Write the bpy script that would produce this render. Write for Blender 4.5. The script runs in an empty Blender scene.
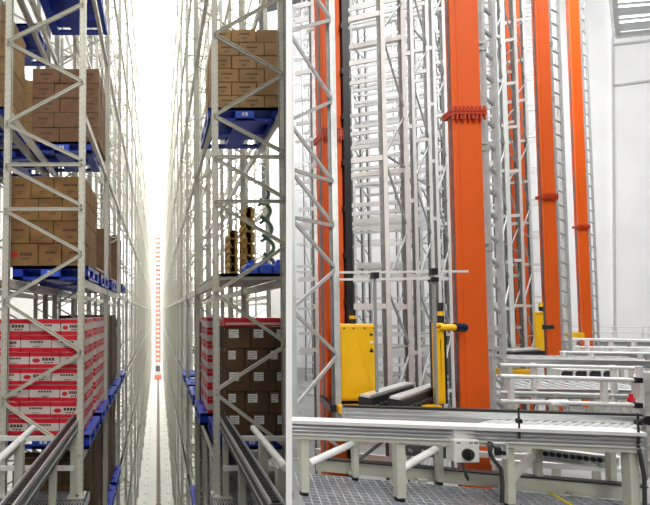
import bpy, math, random
from mathutils import Vector, Matrix
random.seed(7)
SC = bpy.context.scene
COL = SC.collection
V = Vector
# ------------------------------------------------------------------ camera numbers
F, CX, HOR = 400.0, 158.0, 312.0
TH = math.atan(0.0378)
CY = HOR - F*math.tan(TH)
def ray(x, y):
    return V((x-CX, F*math.cos(TH)-(CY-y)*math.sin(TH), F*math.sin(TH)+(CY-y)*math.cos(TH)))
def PY(x, y, Y):
    r = ray(x, y); return r*(Y/r.y)
def PZ(x, y, z):
    r = ray(x, y); return r*(z/r.z)
PHI = 0.0; CP, SP = math.cos(PHI), math.sin(PHI)
def L(u, v, z=0.0): return V((u*CP-v*SP, u*SP+v*CP, z))
# ------------------------------------------------------------------ materials
MAT = {}
def mat(name, col, rough=0.5, metal=0.0, noise=0.0, scale=6.0, bump=0.0, emit=None, es=1.0, stretch=None):
    m = bpy.data.materials.new(name); m.use_nodes = True
    nt = m.node_tree; b = nt.nodes['Principled BSDF']
    b.inputs['Base Color'].default_value = (*col, 1); b.inputs['Roughness'].default_value = rough
    b.inputs['Metallic'].default_value = metal
    if noise or bump:
        tc = nt.nodes.new('ShaderNodeTexCoord'); mp = nt.nodes.new('ShaderNodeMapping')
        if stretch: mp.inputs['Scale'].default_value = stretch
        n = nt.nodes.new('ShaderNodeTexNoise'); n.inputs['Scale'].default_value = scale; n.inputs['Detail'].default_value = 4
        nt.links.new(tc.outputs['Object'], mp.inputs[0]); nt.links.new(mp.outputs[0], n.inputs['Vector'])
        if noise:
            r = nt.nodes.new('ShaderNodeValToRGB')
            r.color_ramp.elements[0].position = .3; r.color_ramp.elements[1].position = .7
            r.color_ramp.elements[0].color = (*[c*(1-noise) for c in col], 1)
            r.color_ramp.elements[1].color = (*[min(1, c*(1+noise*.5)) for c in col], 1)
            nt.links.new(n.outputs['Fac'], r.inputs[0]); nt.links.new(r.outputs[0], b.inputs['Base Color'])
        if bump:
            bp = nt.nodes.new('ShaderNodeBump'); bp.inputs['Strength'].default_value = bump; bp.inputs['Distance'].default_value = .02
            nt.links.new(n.outputs['Fac'], bp.inputs['Height']); nt.links.new(bp.outputs[0], b.inputs['Normal'])
    if emit:
        b.inputs['Emission Color'].default_value = (*emit, 1); b.inputs['Emission Strength'].default_value = es
    MAT[name] = m
    return m
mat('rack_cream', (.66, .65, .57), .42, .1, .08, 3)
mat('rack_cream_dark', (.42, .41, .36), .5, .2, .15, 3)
mat('galv', (.62, .63, .61), .36, .55, .18, 9)
mat('galv_light', (.66, .66, .64), .45, .15, .08, 5)
mat('galv_dark', (.16, .16, .155), .45, .5, .3, 9)
mat('galv_mid', (.50, .51, .50), .4, .3, .15, 7)
mat('brace_grey', (.36, .37, .36), .4, .4)
mat('alu', (.70, .71, .71), .3, .7, .12, 4, stretch=(1, 8, 8))
mat('white_paint', (.76, .76, .74), .4, 0, .05, 4)
mat('beige_paint', (.50, .50, .42), .45, 0, .12, 5)
mat('orange', (.66, .088, .0), .6, 0, .10, 1.2, stretch=(1, 1, .25))
mat('orange_dark', (.42, .035, .003), .45, 0, .15, 4)
mat('red_mast', (.85, .09, .015), .5, 0, .1, 4)
mat('yellow', (.86, .47, .008), .4, 0, .08, 3)
mat('black', (.012, .012, .013), .45, 0, .2, 8)
mat('rubber', (.03, .03, .03), .8)
mat('steel_fork', (.75, .75, .74), .3, .6)
mat('blue', (.010, .04, .42), .38, 0, .12, 5)
mat('blue_light', (.04, .12, .72), .4, 0, .06, 5)
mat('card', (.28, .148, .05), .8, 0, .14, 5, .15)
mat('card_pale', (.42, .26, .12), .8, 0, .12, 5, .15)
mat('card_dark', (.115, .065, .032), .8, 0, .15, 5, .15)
mat('card_brown', (.22, .12, .065), .8, 0, .14, 5, .15)
mat('tape', (.33, .18, .07), .35)
mat('print_dark', (.09, .045, .03), .8)
mat('print_red', (.55, .02, .025), .7)
mat('box_white', (.66, .59, .57), .55, 0, .04, 6)
mat('box_red', (.66, .012, .03), .42, 0, .1, 6)
mat('paper', (.8, .8, .77), .7)
mat('wood', (.62, .40, .12), .75, 0, .3, 7, .2, stretch=(1, 1, 6))
mat('wall_white', (.92, .92, .92), .85, 0, .05, .5)
mat('strip_white', (.97, .97, .97), .8, 0, .01, .5)
mat('floor_pale', (.66, .665, .62), .5, 0, .10, .8)
mat('floor_dark', (.30, .30, .29), .7, 0, .2, .6)
mat('concrete', (.34, .34, .33), .7, 0, .15, .6)
mat('rail_brown', (.16, .13, .10), .6, .4, .3, 20)
mat('grate', (.56, .58, .62), .32, .6, .2, 12)
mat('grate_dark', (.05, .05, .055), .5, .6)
mat('pipe_green', (.14, .24, .17), .5)
mat('wrap', (.30, .27, .24), .25, 0, .4, 10, .5)
mat('label_grey', (.30, .30, .30), .6)
mat('box_grey', (.60, .61, .58), .45, 0, .05, 6)
mat('lens_blue', (.01, .012, .04), .2)
mat('stripe_yellow', (.6, .5, .05), .5)
mat('sky_panel', (.9, .9, .9), .6, emit=(1, .99, .95), es=6.5)
mat('sky_panel_end', (.9, .9, .9), .6, emit=(1, .99, .96), es=4.0)
mat('lamp_tube', (.9, .9, .9), .6, emit=(1, 1, 1), es=8.0)
mat('louvre', (.55, .56, .57), .4, .3)
# ------------------------------------------------------------------ mesh helper
class MB:
    def __init__(s): s.v = []; s.f = []; s.m = []
    def _add(s, vs, fs, m):
        o = len(s.v); s.v += [tuple(p) for p in vs]
        for f in fs: s.f.append(tuple(i+o for i in f)); s.m.append(m)
    def box(s, x0, x1, y0, y1, z0, z1, m=0):
        vs = [(x, y, z) for z in (z0, z1) for y in (y0, y1) for x in (x0, x1)]
        s._add(vs, [(0, 2, 3, 1), (4, 5, 7, 6), (0, 1, 5, 4), (2, 6, 7, 3), (0, 4, 6, 2), (1, 3, 7, 5)], m); return s
    def bbox(s, x0, x1, y0, y1, z0, z1, b=.006, m=0):
        # chamfered box
        import itertools
        vs = []; idx = {}
        def P(ix, iy, iz, ax):
            k = (ix, iy, iz, ax)
            if k not in idx:
                c = [x1 if ix else x0, y1 if iy else y0, z1 if iz else z0]
                sg = [-1 if ix else 1, -1 if iy else 1, -1 if iz else 1]
                for a in range(3):
                    if a != ax: c[a] += sg[a]*b
                idx[k] = len(vs); vs.append(tuple(c))
            return idx[k]
        fs = []
        for ax in range(3):
            o1, o2 = [a for a in range(3) if a != ax]
            for sd in (0, 1):
                q = []
                for a1, a2 in ((0, 0), (1, 0), (1, 1), (0, 1)):
                    t = [0, 0, 0]; t[ax] = sd; t[o1] = a1; t[o2] = a2
                    q.append(P(*t, ax))
                flip = (ax == 1) ^ (sd == 0)
                fs.append(tuple(reversed(q)) if flip else tuple(q))
        for ax in range(3):   # edges along axis ax
            o1, o2 = [a for a in range(3) if a != ax]
            for a1, a2 in itertools.product((0, 1), (0, 1)):
                def K(e, face):
                    t = [0, 0, 0]; t[ax] = e; t[o1] = a1; t[o2] = a2
                    return P(*t, face)
                fs.append((K(0, o1), K(1, o1), K(1, o2), K(0, o2)))
        for c in itertools.product((0, 1), repeat=3):
            fs.append((P(*c, 0), P(*c, 1), P(*c, 2)))
        s._add(vs, fs, m); return s
    def bar(s, p, q, w, h, m=0, up=V((0, 0, 1))):
        p, q = V(p), V(q); d = (q-p).normalized()
        a = d.cross(up)
        if a.length < 1e-3: a = d.cross(V((0, 1, 0)))
        a.normalize(); b = a.cross(d).normalized()
        vs = [c+a*(i*w/2)+b*(j*h/2) for c in (p, q) for i, j in ((-1, -1), (1, -1), (1, 1), (-1, 1))]
        s._add(vs, [(3, 2, 1, 0), (4, 5, 6, 7), (0, 1, 5, 4), (1, 2, 6, 5), (2, 3, 7, 6), (3, 0, 4, 7)], m); return s
    def cyl(s, p, q, r, n=12, m=0, r2=None):
        p, q = V(p), V(q); d = (q-p).normalized()
        a = d.orthogonal().normalized(); b = d.cross(a); r2 = r if r2 is None else r2
        vs = []
        for c, rr in ((p, r), (q, r2)):
            for k in range(n):
                t = 2*math.pi*k/n; vs.append(c+a*(rr*math.cos(t))+b*(rr*math.sin(t)))
        fs = [(k, (k+1) % n, n+(k+1) % n, n+k) for k in range(n)]
        fs += [tuple(reversed(range(n))), tuple(range(n, 2*n))]
        s._add(vs, fs, m); return s
    def tube(s, pts, r, n=8, m=0):
        for a, b in zip(pts, pts[1:]): s.cyl(a, b, r, n, m)
        for p in pts[1:-1]: s.ball(p, r, 6, m)
        return s
    def ball(s, c, r, n=10, m=0):
        c = V(c); vs = [c+V((0, 0, r))]; k = n//2
        for i in range(1, k):
            a = math.pi*i/k
            for j in range(n):
                t = 2*math.pi*j/n; vs.append(c+V((math.sin(a)*math.cos(t), math.sin(a)*math.sin(t), math.cos(a)))*r)
        vs.append(c-V((0, 0, r))); fs = [(0, 1+j, 1+(j+1) % n) for j in range(n)]
        for i in range(k-2):
            for j in range(n):
                fs.append((1+i*n+j, 1+(i+1)*n+j, 1+(i+1)*n+(j+1) % n, 1+i*n+(j+1) % n))
        last = len(vs)-1; o = 1+(k-2)*n
        fs += [(o+j, last, o+(j+1) % n) for j in range(n)]
        s._add(vs, fs, m); return s
    def prism(s, pts, z0, z1, m=0):
        n = len(pts); vs = [(x, y, z0) for x, y in pts]+[(x, y, z1) for x, y in pts]
        s._add(vs, [tuple(reversed(range(n))), tuple(range(n, 2*n))]+[(k, (k+1) % n, n+(k+1) % n, n+k) for k in range(n)], m); return s
    def build(s, name, mats, parent=None, loc=(0, 0, 0), rot=0.0):
        if not isinstance(mats, (list, tuple)): mats = [mats]
        me = bpy.data.meshes.new(name); me.from_pydata(s.v, [], s.f)
        for m in mats: me.materials.append(MAT[m])
        me.polygons.foreach_set('material_index', s.m); me.update()
        o = bpy.data.objects.new(name, me); COL.objects.link(o)
        o.location = loc; o.rotation_euler = (0, 0, rot)
        if parent: o.parent = parent
        return o
def tag(o, label=None, cat=None, group=None, kind=None):
    if label: o['label'] = label
    if cat: o['category'] = cat
    if group: o['group'] = group
    if kind: o['kind'] = kind
    return o
def empty(name, loc, rot=0.0, label=None, cat=None, group=None):
    o = bpy.data.objects.new(name, None); COL.objects.link(o); o.location = loc; o.rotation_euler = (0, 0, rot)
    o.empty_display_size = .2
    return tag(o, label, cat, group)
def dup(o, loc, rot=None, label=None, group=None, parent=None):
    c = o.copy(); COL.objects.link(c); c.location = loc
    if rot is not None: c.rotation_euler = (0, 0, rot)
    if parent: c.parent = parent
    if label: c['label'] = label
    if group: c['group'] = group
    for ch in list(o.children):
        dup(ch, ch.location.copy(), ch.rotation_euler.z, parent=c)
    return c
def struct(o, label=None):
    o['kind'] = 'structure'
    if label: o['label'] = label
    return o
ORD = ['bottom', 'second', 'third', 'fourth', 'fifth', 'sixth', 'seventh', 'eighth', 'ninth']

# ================================================================== LEFT WING
FLOOR_L = -10.6
DECK_L = -2.7
TOP_L = 15.4
UI_L, UO_L = -1.155, -2.29       # left rack: aisle-side / outer uprights
UI_R, UO_R = .87, 1.90           # right rack
V0, PITCH = 6.0, 2.88
LEV = [-9.7, -7.1, -4.5, -1.9, .7, 3.3, 5.9, 8.5, 11.1, 13.7]

def zpx(y, Yd): return (HOR-y)/F*Yd
N_OUT = [33, 118, 208, 300, 398]; N_IN = [74, 157, 251, 351, 445]
def rack_frame(parent, uo, ui, v, near, uleft, z0=FLOOR_L, z1=TOP_L, step=1.37, mt='rack_cream'):
    # uprights and a zig-zag of braces between them; local coords = (u, v, z) of the wing
    fr = empty('upright_frame', (0, v, 0)); fr.parent = parent
    for uu in (uo, ui):
        m = MB(); w = .05
        m.box(uu-w, uu+w, -.012, .012, z0, z1, 0)                 # web
        m.box(uu-w, uu-w+.012, -.03, .05, z0, z1, 0); m.box(uu+w-.012, uu+w, -.03, .05, z0, z1, 0)
        m.box(uu-w*.95, uu-w*.55, -.03, -.02, z0, z1, 0); m.box(uu+w*.55, uu+w*.95, -.03, -.02, z0, z1, 0)
        if near:
            z = max(z0, -3.2)
            while z < 6.2:                                       # punched slots
                m.box(uu-.03, uu-.014, -.034, -.031, z, z+.035, 1); m.box(uu+.014, uu+.03, -.034, -.031, z+.02, z+.055, 1); z += .1
        if z0 > FLOOR_L+1 or near:
            m.box(uu-.09, uu+.09, -.09, .09, DECK_L, DECK_L+.02, 0)
        m.build('upright', [mt, 'galv_dark'], fr)
    a, b = (uo, ui) if uleft == 'outer' else (ui, uo)             # a: left-hand upright
    zn = []
    z = zpx(118, 6)
    zz = z
    while zz > z0+1.0: zz -= step
    segs = []
    while zz < z1-1.6:
        segs.append((V((a, 0, zz)), V((b, 0, zz+step*.47)))); segs.append((V((b, 0, zz+step*.5)), V((a, 0, zz+step*.97)))); zz += step
        if int(round((zz-z)/step)) % 2 == 0: segs.append((V((a, 0, zz-step*.5+.02)), V((b, 0, zz-step*.5-.02))))
    one = MB()
    for p, q in segs:
        m = MB() if (near and -3.5 < p.z < 5.5) else one
        m.bar(p, q, .035, .012, 0, up=V((0, 1, 0)))
        m.bar(p+V((0, .02, 0)), q+V((0, .02, 0)), .01, .04, 0, up=V((0, 1, 0)))
        if m is not one: m.build('brace', mt, fr)
    if one.v: tag(one.build('bracing', mt, fr), None)
    return fr

def near_segs(left):
    # zig-zag of the first frames as read off the photograph, heights in metres at the frame
    outer = [(33, 74), (74, 118), (118, 157), (161, 161), (162, 204), (207, 207), (208, 251), (253, 300), (302, 351), (354, 398), (405, 458)]
    return outer
def near_frame(parent, a, b, v, dy, z0, z1):
    fr = empty('upright_frame', (0, v, 0)); fr.parent = parent
    for uu in (a, b):
        m = MB(); w = .045
        m.box(uu-w, uu+w, -.012, .012, z0, z1, 0)
        m.box(uu-w, uu-w+.012, -.03, .06, z0, z1, 0); m.box(uu+w-.012, uu+w, -.03, .06, z0, z1, 0)
        m.box(uu-w*.98, uu-w*.5, -.032, -.02, z0, z1, 0); m.box(uu+w*.5, uu+w*.98, -.032, -.02, z0, z1, 0)
        z = z0+.1
        while z < 5.2:
            m.box(uu-.035, uu-.026, -.0345, -.033, z, z+.035, 1); m.box(uu+.026, uu+.035, -.0345, -.033, z+.02, z+.055, 1); z += .09
        m.box(uu-.085, uu+.085, -.1, .1, z0, z0+.02, 0)
        for sx in (-.065, .065): m.cyl((uu+sx, -.07, z0+.02), (uu+sx, -.07, z0+.06), .012, 6, 1)
        m.build('upright', ['rack_cream', 'rack_cream_dark'], fr)
    segs = []
    lst = [(y0, y1) for y0, y1 in near_segs(True)]
    left = True
    pts = [('a', 33, 'b', 74), ('b', 75, 'a', 117), ('a', 119, 'b', 156), ('a', 161, 'b', 161), ('a', 163, 'b', 203), ('a', 207, 'b', 207),
           ('a', 209, 'b', 251), ('b', 254, 'a', 300), ('a', 302, 'b', 351), ('b', 354, 'a', 398), ('a', 403, 'b', 455), ('a', 31, 'b', -8)]
    for s0, y0, s1, y1 in pts:
        p = V((a if s0 == 'a' else b, -.02, zpx(y0+dy, v-.1))); q = V((a if s1 == 'a' else b, -.02, zpx(y1+dy, v-.1)))
        m = MB(); m.bar(p, q, .012, .052, 0, up=V((0, 0, 1))); 
        n = (q-p).normalized().cross(V((0, 1, 0)))
        m.bar(p+n*.02+V((0, -.015, 0)), q+n*.02+V((0, -.015, 0)), .03, .008, 0); m.bar(p-n*.02+V((0, -.015, 0)), q-n*.02+V((0, -.015, 0)), .03, .008, 0)
        m.cyl(p+V((0, -.05, 0)), p+V((0, .02, 0)), .014, 8, 1); m.cyl(q+V((0, -.05, 0)), q+V((0, .02, 0)), .014, 8, 1)
        m.build('brace', ['rack_cream', 'rack_cream_dark'], fr)
    one = MB(); zz = zpx(-8+dy, v)
    k = 0
    while zz < z1-.8:
        s_, e_ = (b, a) if k % 2 == 0 else (a, b)
        one.bar((s_, -.02, zz), (e_, -.02, zz+.62), .012, .05); zz += .64; k += 1
    one.build('bracing', 'rack_cream', fr)

def rack_row(label, uo, ui, frames, left, group=None, near=False, mt='rack_cream'):
    root = empty('pallet_rack', (0, 0, 0), PHI, label, 'rack', group)
    a, b = min(uo, ui), max(uo, ui)
    for k in frames:
        v = V0+k*PITCH
        if near and k == 0: near_frame(root, a, b, v, 0 if left else -8, DECK_L if not near else DECK_L, TOP_L)
        else: rack_frame(root, a, b, v, False, 'inner' if (left ^ (uo < ui)) else 'outer', mt=mt)
    v0, v1 = V0+frames[0]*PITCH, V0+frames[-1]*PITCH
    for z in LEV:
        if near and z < DECK_L: vs = V0+PITCH
        else: vs = v0
        for uu in (a, b):
            m = MB(); m.box(uu-.028, uu+.028, vs, v1, z-.32, z-.20)
            m.box(uu-.034, uu+.034, vs, v1, z-.325, z-.31); m.box(uu-.034, uu+.034, vs, v1, z-.21, z-.20)
            m.build('beam', mt, root)
    return root
NB = 25
rack_row('cream pallet rack lining the left side of the narrow aisle', UO_L, UI_L, list(range(0, NB)), True, near=True)
rack_row('cream pallet rack lining the right side of the narrow aisle', UO_R, UI_R, list(range(0, NB)), False, near=True)
rack_row('shade-darkened cream rack row standing behind the left aisle rack', -3.6, -2.5, list(range(0, 10)), True, mt='rack_cream_dark')  # darker material paints the shade of this rear row into its colour
rack_row('cream rack row standing behind the right aisle rack', 2.15, 3.25, list(range(2, 14)), False)
rack_row('farthest cream rack row toward the white divider', 4.6, 5.7, list(range(5, 14)), False)

# braces on the aisle face of the racks (thin diagonal ties in the aisle plane)
def face_ties(label, uu, ks):
    root = empty('tie_bracing', (0, 0, 0), PHI, label, 'bracing')
    for k in ks:
        v = V0+k*PITCH
        z = -9.5
        while z < TOP_L-3:
            m = MB()
            m.bar((uu, v, z), (uu, v+PITCH, z+2.6), .012, .03); m.bar((uu, v+PITCH, z), (uu, v, z+2.6), .012, .03); m.build('cross_brace', 'rack_cream', root); z += 5.2
face_ties('cream cross bracing on the back face of the left aisle rack', UO_L-.09, range(1, 20, 3))
face_ties('cream cross bracing on the back face of the right aisle rack', UO_R+.09, range(1, 20, 3))

# ---------------------------------------------------------------- floor, walls, roof lights of the left wing
def lquad(name, pts, m, z0, z1):
    mb = MB(); mb.prism([tuple(L(u, v)[:2]) for u, v in pts], z0, z1); return struct(mb.build(name, m))
lquad('floor_aisle', [(-9, 6.6), (6.0 if False else 2.05, 6.6), (9, 30), (9, 84), (-9, 84)], 'floor_pale', FLOOR_L-.2, FLOOR_L)
lquad('wall_end', [(-9, 84), (26, 84), (26, 84.3), (-9, 84.3)], 'wall_white', FLOOR_L, 20)
lquad('wall_left', [(-9.3, 2), (-9, 2), (-9, 84), (-9.3, 84)], 'wall_white', FLOOR_L, 20)
lquad('window_1', [(-8, 83.9), (18, 83.9), (18, 83.99), (-8, 83.99)], 'sky_panel_end', 6, 18)
# translucent roof with ribs
lquad('ceiling_left', [(-9.3, 2), (-3.6, 2), (-3.6, 84), (-9.3, 84)], 'wall_white', 18, 18.2)
lquad('window_2', [(-3.6, 2), (1.2, 5), (22, 84), (-3.6, 84)], 'sky_panel', 18, 18.1)

# aisle rail
m = MB(); m.box(-.045, .045, 0, 76, 0, .12); m.box(-.10, .10, 0, 76, 0, .03)
v = .2
while v < 76:
    m.box(-.14, .14, v, v+.09, 0, .045); v += .45
tag(m.build('crane_rail', 'rail_brown', None, L(.03, 6.9, FLOOR_L), PHI), 'brown steel crane rail running down the middle of the pale aisle floor', 'rail')
for uu, side in ((-.72, 'left'), (.62, 'right')):
    m = MB(); m.box(-.03, .03, 0, 76, 0, .1)
    v = .3
    while v < 76: m.box(-.07, .07, v, v+.1, 0, .03, 1); v += 1.1
    tag(m.build('guide_rail', ['white_paint', 'galv_dark'], None, L(uu, 6.9, FLOOR_L), PHI),
        'thin pale guide rail on the aisle floor, the one %s of the brown rail' % side, 'rail')

# distant crane in the aisle
cr = empty('stacker_crane', L(0.0, 64, FLOOR_L), PHI, 'small red lattice crane mast far down the narrow aisle', 'crane')
m = MB(); hgt = 19.6
for sx in (-.33, .33):
    for sy in (-.3, .3): m.box(sx-.1, sx+.1, sy-.05, sy+.05, 1.0, hgt+3)
z = 1.2
while z < hgt+2.5:
    m.box(-.3, .3, -.34, -.28, z, z+.46); m.bar((-.3, -.31, z), (.3, -.31, z+.7), .05, .06); z += .72
m.build('mast', 'red_mast', cr)
m = MB(); m.bbox(-.55, .55, -1.2, 1.2, .12, .75, .04); m.build('carriage_base', 'red_mast', cr)
m = MB(); m.bbox(-.5, .45, -1.0, -.4, .75, 2.6, .04); m.box(-.35, .3, -1.02, -1.0, 1.3, 2.2, 1); m.build('control_cabin', ['box_grey', 'black'], cr)
m = MB(); m.cyl((-.1, -.95, .13), (.1, -.95, .13), .12, 14); m.cyl((-.1, .95, .13), (.1, .95, .13), .12, 14); m.build('wheel', 'black', cr)

# ---------------------------------------------------------------- pallets and cartons
def pallet_mesh(w=1.2, d=1.1):
    m = MB()
    # deck with hand slots
    m.box(0, w, 0, d*.2, .115, .15); m.box(0, w, d*.28, d*.72, .115, .15); m.box(0, w, d*.8, d, .115, .15)
    for x0, x1 in ((0, .08), (.36, .84), (1.12, 1.2)): m.box(x0*w/1.2, x1*w/1.2, d*.2, d*.28, .115, .15); m.box(x0*w/1.2, x1*w/1.2, d*.72, d*.8, .115, .15)
    for x0, x1, mi in ((0, .16, 0), (.45, .75, 1), (1.04, 1.2, 0)):
        x0 *= w/1.2; x1 *= w/1.2
        for y0, y1 in ((0, .14), (d/2-.08, d/2+.08), (d-.14, d)):
            m.bbox(x0, x1, y0, y1, .03, .117, .006, mi)
        m.box(x0, x1, 0, d, 0, .03)
    m.box(0, w, 0, .012, .112, .15); m.box(0, w, d*.0, d*.1, 0, .03); m.box(0, w, d*.9, d, 0, .03); m.box(0, w, d*.45, d*.55, 0, .03)
    m.box(w*.46, w*.49, -.002, 0, .055, .095, 2); m.box(w*.505, w*.54, -.002, 0, .055, .095, 2)
    return m
PALM = pallet_mesh()
pal0 = None
def pallet(u, v, z, label, group='blue plastic pallets on the rack levels', w=1.1, d=1.1):
    global pal0
    if u > 0: u -= .10; w += .10
    elif u > -3: w += .10
    if pal0 is None:
        pal0 = PALM.build('plastic_pallet', ['blue', 'blue_light', 'paper'], None, L(u, v, z), PHI)
        o = pal0
    else:
        o = pal0.copy(); COL.objects.link(o); o.location = L(u, v, z)
    o.scale = (w/1.2, d/1.1, 1.45); o.location.z -= .0675
    tag(o, label, 'pallet', group); return o

CART = {}
def carton_mesh(w, d, h, style):
    m = MB()
    if style == 'red':
        m.bbox(0, w, 0, d, 0, h, .005, 0)
        for z0, z1 in ((0, h*.25), (h*.70, h)):
            m.box(-.0015, w+.0015, -.0015, d+.0015, z0+.004, z1-.003, 1)
    else:
        m.bbox(0, w, 0, d, 0, h, .007, 0)
        m.box(w*.02, w*.98, d*.47, d*.53, h-.002, h+.001, 1)                 # tape on the top flaps
        m.box(w*.49, w*.51, -.0015, 0, h*.86, h, 1)
        m.box(-.0015, 0, d*.45, d*.55, h*.8, h, 1)
    return m
def logo_mesh(w, h, style, d):
    m = MB()
    if style == 'red':
        c = V((w*.22, -.004, h*.47)); n = 16
        vs = [c+V((math.cos(2*math.pi*k/n)*w*.13, 0, math.sin(2*math.pi*k/n)*h*.14)) for k in range(n)]
        m._add(vs, [tuple(range(n))], 0)
        x = w*.42
        for k in range(4): m.box(x, x+w*.085, -.004, -.002, h*.46, h*.64, 1); x += w*.105
        for k in range(3): m.box(w*.5+k*w*.1, w*.57+k*w*.1, -.004, -.002, h*.3, h*.38, 1)
    elif style == 'logo':
        c = V((w*.26, -.004, h*.5)); n = 16
        vs = [c+V((math.cos(2*math.pi*k/n)*w*.12, 0, math.sin(2*math.pi*k/n)*h*.13)) for k in range(n)]
        m._add(vs, [tuple(range(n))], 0)
        x = w*.44
        for k in range(4): m.box(x, x+w*.08, -.004, -.002, h*.46, h*.60, 1); x += w*.1
        for k in range(3): m.box(w*.48+k*w*.1, w*.55+k*w*.1, -.004, -.002, h*.3, h*.36, 1)
    elif style == 'text':
        for k in range(5): m.box(w*.3+k*w*.09, w*.37+k*w*.09, -.004, -.002, h*.55, h*.66, 1)
        m.box(w*.4, w*.66, -.004, -.002, h*.3, h*.33, 1); m.box(w*.42, w*.6, -.004, -.002, h*.22, h*.25, 1)
    elif style == 'paper':
        m.box(w*.12, w*.52, -.004, -.001, h*.5, h*.9, 2)
        m.box(w*.15, w*.45, -.006, -.004, h*.78, h*.82, 3); m.box(w*.15, w*.49, -.006, -.004, h*.68, h*.71, 3); m.box(w*.15, w*.36, -.006, -.004, h*.57, h*.61, 3)
    return m
LOGM = ['print_red', 'print_dark', 'paper', 'label_grey']
def carton(u, v, z, w, d, h, style, mt, label, group, print_=None):
    key = (round(w, 3), round(d, 3), round(h, 3), style, mt)
    if key not in CART:
        o = carton_mesh(w, d, h, style).build('carton', [mt, 'box_red' if style == 'red' else 'tape'], None)
        CART[key] = o
    else:
        o = CART[key].copy(); COL.objects.link(o)
    o.location = L(u, v, z); o.rotation_euler = (0, 0, PHI+random.uniform(-.012, .012))
    tag(o, label, 'carton', group)
    if print_:
        kp = ('p', round(w, 3), round(h, 3), print_)
        if kp not in CART:
            c = logo_mesh(w, h, print_, d).build('printed_logo' if print_ in ('red', 'logo') else ('paper_label' if print_ == 'paper' else 'printed_lettering'), LOGM, None)
            CART[kp] = c
        else:
            c = CART[kp].copy(); COL.objects.link(c)
        c.parent = o
    return o
NUM = ['first', 'second', 'third', 'fourth', 'fifth', 'sixth']
def load(side, u0, u1, v0, v1, z0, rows, h, style, mt, adj, where, group, pats, dpats, prints, front=True, thin=None):
    """side 'L': aisle on the right of the load, 'R': aisle on its left"""
    n = 0
    for r in range(rows):
        pat = pats[r % len(pats)]; sc = (u1-u0)/sum(pat); dp = dpats[r % len(dpats)]; dsc = (v1-v0)/sum(dp)
        rn = ORD[r] + (' row' if r == 0 else ' row up')
        if r == rows-1 and r: rn = 'top row'
        z = z0+r*h
        cells = []; u = u0
        for k, w in enumerate(pat): cells.append((u, w*sc)); u += w*sc
        if front:
            for k, (uu, w) in enumerate(cells):
                kk = k if side == 'R' else len(cells)-1-k
                pr = prints[(r*3+k) % len(prints)]
                carton(uu+.003, v0+random.uniform(0, .012), z, w-.012, dp[0]*dsc-.008, h-.008, style, mt,
                       '%s %s, %s, front, %s from aisle' % (adj, where, rn, NUM[kk]), group, pr)
        v = v0+(dp[0]*dsc if front else 0)
        for k, dd in enumerate(dp[1:] if front else dp):
            d = dd*dsc
            w = .4
            uu = u0 if side == 'R' else u1-w
            carton(uu+random.uniform(-.008, .008), v+.003, z, w, d-.012, h-.008, style, mt,
                   '%s %s, %s, side, %s from front' % (adj, where, rn, NUM[k+(1 if front else 0)]), group, None)
            v += d
P = .16
# level  -1.9 : red-banded cartons (left)
pallet(-2.46, 6.2, -2.03, 'blue plastic pallet under the nearest red cartons, left of the aisle', w=1.31)
load('L', -2.46, -1.17, 6.2, 7.3, -1.88, 7, .254, 'red', 'box_white', 'red-banded white carton', 'on near lower left pallet', 'red and white cartons, near left pallet',
     [(.42, .42, .3), (.3, .42, .42)], [(.3, .42, .38), (.42, .3, .38)], ['red', 'text', 'text', 'red', 'text'])
pallet(-2.28, 7.55, -2.03, 'blue plastic pallet under the second stack of red cartons, left of the aisle', w=1.13)
load('L', -2.27, -1.17, 7.55, 8.65, -1.88, 7, .254, 'red', 'box_white', 'red-banded white carton', 'on far lower left pallet', 'red and white cartons, far left pallet',
     [(.42, .42, .3), (.3, .42, .42)], [(.3, .42, .38), (.42, .3, .38)], ['red'], front=False)
# level .7 : brown cartons with printed oval (left)
pallet(-2.3, 6.3, .7-.12, 'blue plastic pallet under the four-row brown cartons, left of the aisle')
pallet(-2.3, 7.75, .7-.12, 'empty-looking blue pallet behind the four-row brown carton pallet', w=1.1)
load('L', -2.44, -1.17, 6.4, 7.6, .74, 4, .365, 'card', 'card', 'brown printed carton', 'on middle left pallet', 'brown cartons on the middle left pallet',
     [(.54, .4, .4), (.4, .4, .54)], [(.4, .54, .4), (.5, .4, .4)], ['logo', 'text', 'text', 'text', 'text', 'text', 'logo'])
# level 3.3 : darker brown cartons (left, further bay half)
pallet(-2.5, 7.75, 3.3-.1, 'blue plastic pallet under the five-row carton stack, upper left')
load('L', -2.5, -1.17, 7.8, 8.8, 3.36, 5, .30, 'card', 'card_brown', 'brown carton', 'on upper left pallet', 'brown cartons on the upper left pallet',
     [(.5, .36, .36), (.4, .5, .32)], [(.3, .36, .34), (.36, .34, .3)], ['text', None, 'text'])
# level 5.9 top pallets (left)
pallet(-2.3, 6.15, 6.1, 'topmost blue pallet at left seen from below, the nearer one')
pallet(-2.3, 7.4, 6.1, 'topmost blue pallet at left seen from below, the farther one')
# second deep row left
pallet(-3.62, 8.1, 3.2, 'blue pallet in the back rack row beside the upper left cartons')
load('L', -3.6, -2.55, 8.2, 9.3, 3.36, 5, .3, 'card', 'card_pale', 'pale brown carton', 'in the back left rack', 'pale cartons in the back left rack',
     [(.5, .36, .3), (.36, .4, .4)], [(.36, .36, .36)], [None])
pallet(-3.62, 8.1, 5.85, 'blue pallet in the back rack row, highest at far left')
load('L', -3.6, -2.55, 6.5, 7.5, 3.36, 6, .3, 'card', 'card_pale', 'pale brown carton', 'at the far left edge', 'pale cartons at the far left edge',
     [(.5, .3, .3)], [(.36, .36, .36)], [None], front=False)
pallet(-3.62, 6.4, 3.2, 'blue pallet at the far left edge under pale cartons')
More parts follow.
